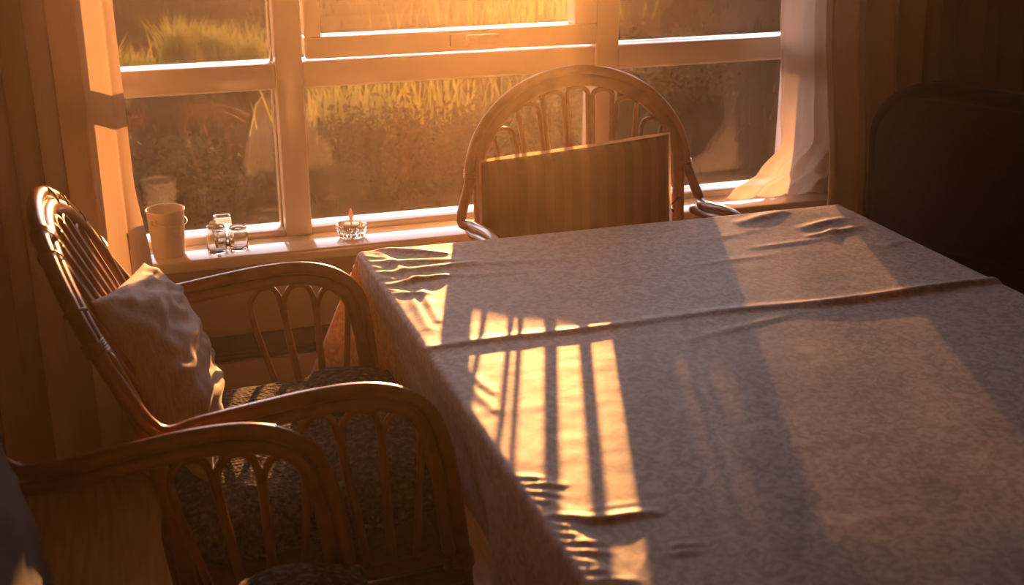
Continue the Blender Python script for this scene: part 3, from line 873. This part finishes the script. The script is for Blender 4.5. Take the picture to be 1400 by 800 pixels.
bm = cushion_box(bmesh.new(), -0.30, 0.30, -0.30, 0.28, 0.24, 0.34, 0.02)
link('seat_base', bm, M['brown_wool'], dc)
for sx in (1, -1):
    for sy in (0.24, -0.27):
        tube('leg', [Vector((sx * 0.28, sy, 0.25)), Vector((sx * 0.30, sy * 1.05, 0.0))], [0.022, 0.014], M['wood'], dc, 10)

# ------------------------------------------------------------------ outdoors
def ground_z(x, y):
    z = 0.06 + 0.31 * sst(0.8, 4.2, y) - 0.008 * max(0, y - 4.5)
    z += 0.05 * noise.noise((x * 0.5, y * 0.5, 0)) + 0.02 * noise.noise((x * 2, y * 2, 5))
    return z
bm = bmesh.new()
def gf(s, t):
    y = 0.97 + (80 ** t - 1) / 79 * 120
    x = (s - 0.42) * (7 + (y - 0.97) * 1.3)
    return Vector((x, y, ground_z(x, y)))
grid(bm, 130, 120, gf)
gr = link('ground', bm, M['earth']); tag(gr, None, None, kind='structure')

def blades(name, n_, place, hgt, wid, material, seed):
    rnd = random.Random(seed)
    V, F = [], []
    for _ in range(n_):
        x, y, hs = place(rnd)
        z = ground_z(x, y) - 0.01
        h = hgt * hs * rnd.uniform(0.5, 1.15); a = rnd.uniform(0, 2 * PI); ln = rnd.uniform(0.1, 0.55) * h
        dx, dy = math.cos(a) * ln, math.sin(a) * ln
        wa = rnd.uniform(0, 2 * PI); wx, wy = math.cos(wa) * wid / 2, math.sin(wa) * wid / 2
        i = len(V)
        V += [(x - wx, y - wy, z), (x + wx, y + wy, z), (x + dx * .35 + wx * .7, y + dy * .35 + wy * .7, z + h * .6), (x + dx * .35 - wx * .7, y + dy * .35 - wy * .7, z + h * .6), (x + dx, y + dy, z + h)]
        F += [(i, i + 1, i + 2, i + 3), (i + 3, i + 2, i + 4)]
    me_ = bpy.data.meshes.new(name); me_.from_pydata(V, [], F); me_.materials.append(material)
    o = bpy.data.objects.new(name, me_); COL.objects.link(o)
    return o
def clump(rnd, centers, spread):
    cx, cy, h, sp_ = rnd.choice(centers)
    return rnd.gauss(cx, sp_ * spread), cy + rnd.gauss(0, sp_ * 0.6), h
rc = random.Random(3)
ctr = [(-1.05, 4.3, 1.25, .09), (-.78, 4.3, 1.0, .12), (-.58, 4.4, 1.0, .14), (-.40, 4.2, .75, .12), (-.22, 4.3, .6, .12), (-.08, 4.4, 1.4, .04), (.10, 4.4, 1.2, .04), (.25, 4.3, 1.2, .07)]
g1 = blades('grass', 2600, lambda r_: clump(r_, ctr, 1.0), 0.21, 0.008, M['grass'], 1)
tag(g1, 'yellow-green grass tufts catching the low sun outside the left pane', 'grass', kind='stuff')
def far(rnd):
    y = rnd.uniform(1.3, 14) ; x = rnd.uniform(-1.5, 0.42 * y + 2.2)
    return x, y, 0.35 + 0.5 * max(0, noise.noise((x * 1.2, y * 1.2, 2)) + 0.3)
g2 = blades('grass', 4500, far, 0.20, 0.006, M['straw'], 2)
tag(g2, 'short dry brown grass scattered over the dark ground outside', 'grass', kind='stuff')
ctr2 = [(.62, 3.1, 1.0, .15), (.85, 3.0, .9, .15), (.52, 3.2, .8, .10), (1.1, 3.3, .8, .2), (2.0, 5.5, .9, .3), (2.6, 5.8, .9, .3)]
g3 = blades('grass', 700, lambda r_: clump(r_, ctr2, 1.0), 0.26, 0.007, M['grass'], 4)
tag(g3, 'olive grass growing just outside the wide centre pane', 'grass', kind='stuff')

def shrub(x, y, h, r_, label, seed, n_=4500):
    rnd = random.Random(seed)
    z0 = ground_z(x, y) - 0.02
    root = empty('low_shrub', (x, y, z0)); tag(root, label, 'shrub', 'shrubs outside the window')
    bm = bmesh.new(); tips = []
    for k in range(16):
        a = rnd.uniform(0, 2 * PI); q = r_ * math.sqrt(rnd.random()) * 0.85; hh = h * rnd.uniform(0.55, 0.95) * (1 - 0.4 * (q / r_) ** 2)
        tip = Vector((q * math.cos(a), q * math.sin(a), hh)); tips.append(tip)
        add_tube(bm, [Vector((0.02 * math.cos(a), 0.02 * math.sin(a), 0)), tip * 0.5 + Vector((0, 0, 0.03)), tip], [0.006, 0.004, 0.002], 5)
    link('stems', bm, M['twig'], root)
    V, F = [], []
    for k in range(n_):
        t = rnd.choice(tips); f = rnd.uniform(0.25, 1.05)
        p = t * f + Vector((rnd.gauss(0, 0.055), rnd.gauss(0, 0.055), rnd.gauss(0, 0.035)))
        d = Vector((rnd.gauss(0, 1), rnd.gauss(0, 1), rnd.gauss(0.3, 0.8))).normalized(); s_ = d.cross(Vector((rnd.gauss(0, 1), rnd.gauss(0, 1), rnd.gauss(0, 1)))).normalized()
        L = rnd.uniform(0.020, 0.040); i = len(V)
        V += [p, p + d * L * .5 + s_ * L * .28, p + d * L, p + d * L * .5 - s_ * L * .28]
        F.append((i, i + 1, i + 2, i + 3))
    me_ = bpy.data.meshes.new('leaves'); me_.from_pydata(V, [], F); me_.materials.append(M['leaf'])
    o = bpy.data.objects.new('leaves', me_); COL.objects.link(o); o.parent = root; o['kind'] = 'stuff'
    return root
shrub(0.62, 2.25, 0.42, 0.34, 'dark low shrub outside the wide centre pane, left of the far armchair', 11)
shrub(1.10, 2.35, 0.40, 0.36, 'dark low shrub outside, seen close behind the far armchair back', 12)
shrub(-0.25, 2.3, 0.30, 0.30, 'dark low shrub outside the lower left pane, above the jars', 13)
shrub(2.15, 3.2, 0.42, 0.40, 'dark low shrub outside the right pane, beside the sheer curtain', 14)

# unseen tree added in the sun's path; its crown dims the right pane's light
SD = Vector((math.sin(SUN_AZ), math.cos(SUN_AZ), 0)); SP = Vector((math.cos(SUN_AZ), -math.sin(SUN_AZ), 0))
def at_tree(p, q, z): return SP * p + SD * (15.5 + q) + Vector((0, 0, z))
tb0 = at_tree(1.75, 0, 0); tz = ground_z(tb0.x, tb0.y)
tree = empty('added_shade_tree', (tb0.x, tb0.y, tz)); tag(tree, 'unseen open-crowned tree added far down the garden to thin the sunlight', 'tree')
rnd = random.Random(21)
bm = bmesh.new()
add_tube(bm, spline([Vector((0, 0, -0.05)), Vector((0.04, 0, 1.4)), Vector((-0.02, 0.05, 2.8)), Vector((0.03, 0, 5.0))], 5), [lerp(0.085, 0.02, k / 15) for k in range(16)], 9)
tw = []
for k in range(26):
    z = 1.6 + 0.13 * k; a = rnd.uniform(0, 2 * PI); L = rnd.uniform(0.6, 1.05)
    tip = SP * (math.cos(a) * L) + SD * (math.sin(a) * L) + Vector((0, 0, z + 0.35)); tw.append(tip)
    add_tube(bm, [Vector((0.02, 0, z)), tip * 0.55 + Vector((0, 0, 0.45 * z + 0.02)), tip], [0.018, 0.011, 0.004], 5)
link('trunk', bm, M['twig'], tree)
V, F = [], []
for k in range(30000):
    p = 0.52 + 2.4 * rnd.random() ** 1.25; q = rnd.uniform(-0.8, 0.8); z = 1.88 + 3.0 * rnd.random() ** 0.9
    if z < 1.88 + 0.22 * rnd.random(): continue
    c = at_tree(p, q, z) - Vector((tb0.x, tb0.y, tz))
    d = Vector((rnd.gauss(0, 1), rnd.gauss(0, 1), rnd.gauss(0, 1))).normalized(); s_ = d.cross(Vector((rnd.gauss(0, 1), rnd.gauss(0, 1), rnd.gauss(0, 1)))).normalized()
    L = rnd.uniform(0.045, 0.075); i = len(V)
    V += [c, c + d * L * .5 + s_ * L * .32, c + d * L, c + d * L * .5 - s_ * L * .32]; F.append((i, i + 1, i + 2, i + 3))
me_ = bpy.data.meshes.new('leaves'); me_.from_pydata(V, [], F); me_.materials.append(M['leaf'])
o = bpy.data.objects.new('leaves', me_); COL.objects.link(o); o.parent = tree; o['kind'] = 'stuff'

# ------------------------------------------------------------------ haze added for the glare around the sun
m = bpy.data.materials.new('sun_glare_haze'); m.use_nodes = True
n, l = m.node_tree.nodes, m.node_tree.links
n.remove(n['Principled BSDF'])
vs = n.new('ShaderNodeVolumeScatter'); vs.inputs['Color'].default_value = (1.0, 0.82, 0.55, 1)
vs.inputs['Density'].default_value = 0.024; vs.inputs['Anisotropy'].default_value = 0.95
l.new(vs.outputs[0], n['Material Output'].inputs['Volume'])
hz = box('haze', RX0 - 0.005, RX1 + 0.005, RY0 - 0.005, 0.79, -0.005, RH + 0.005, m, None, 0)
tag(hz, 'thin golden haze added in the room to stand in for glare round the sun', 'haze', kind='stuff')
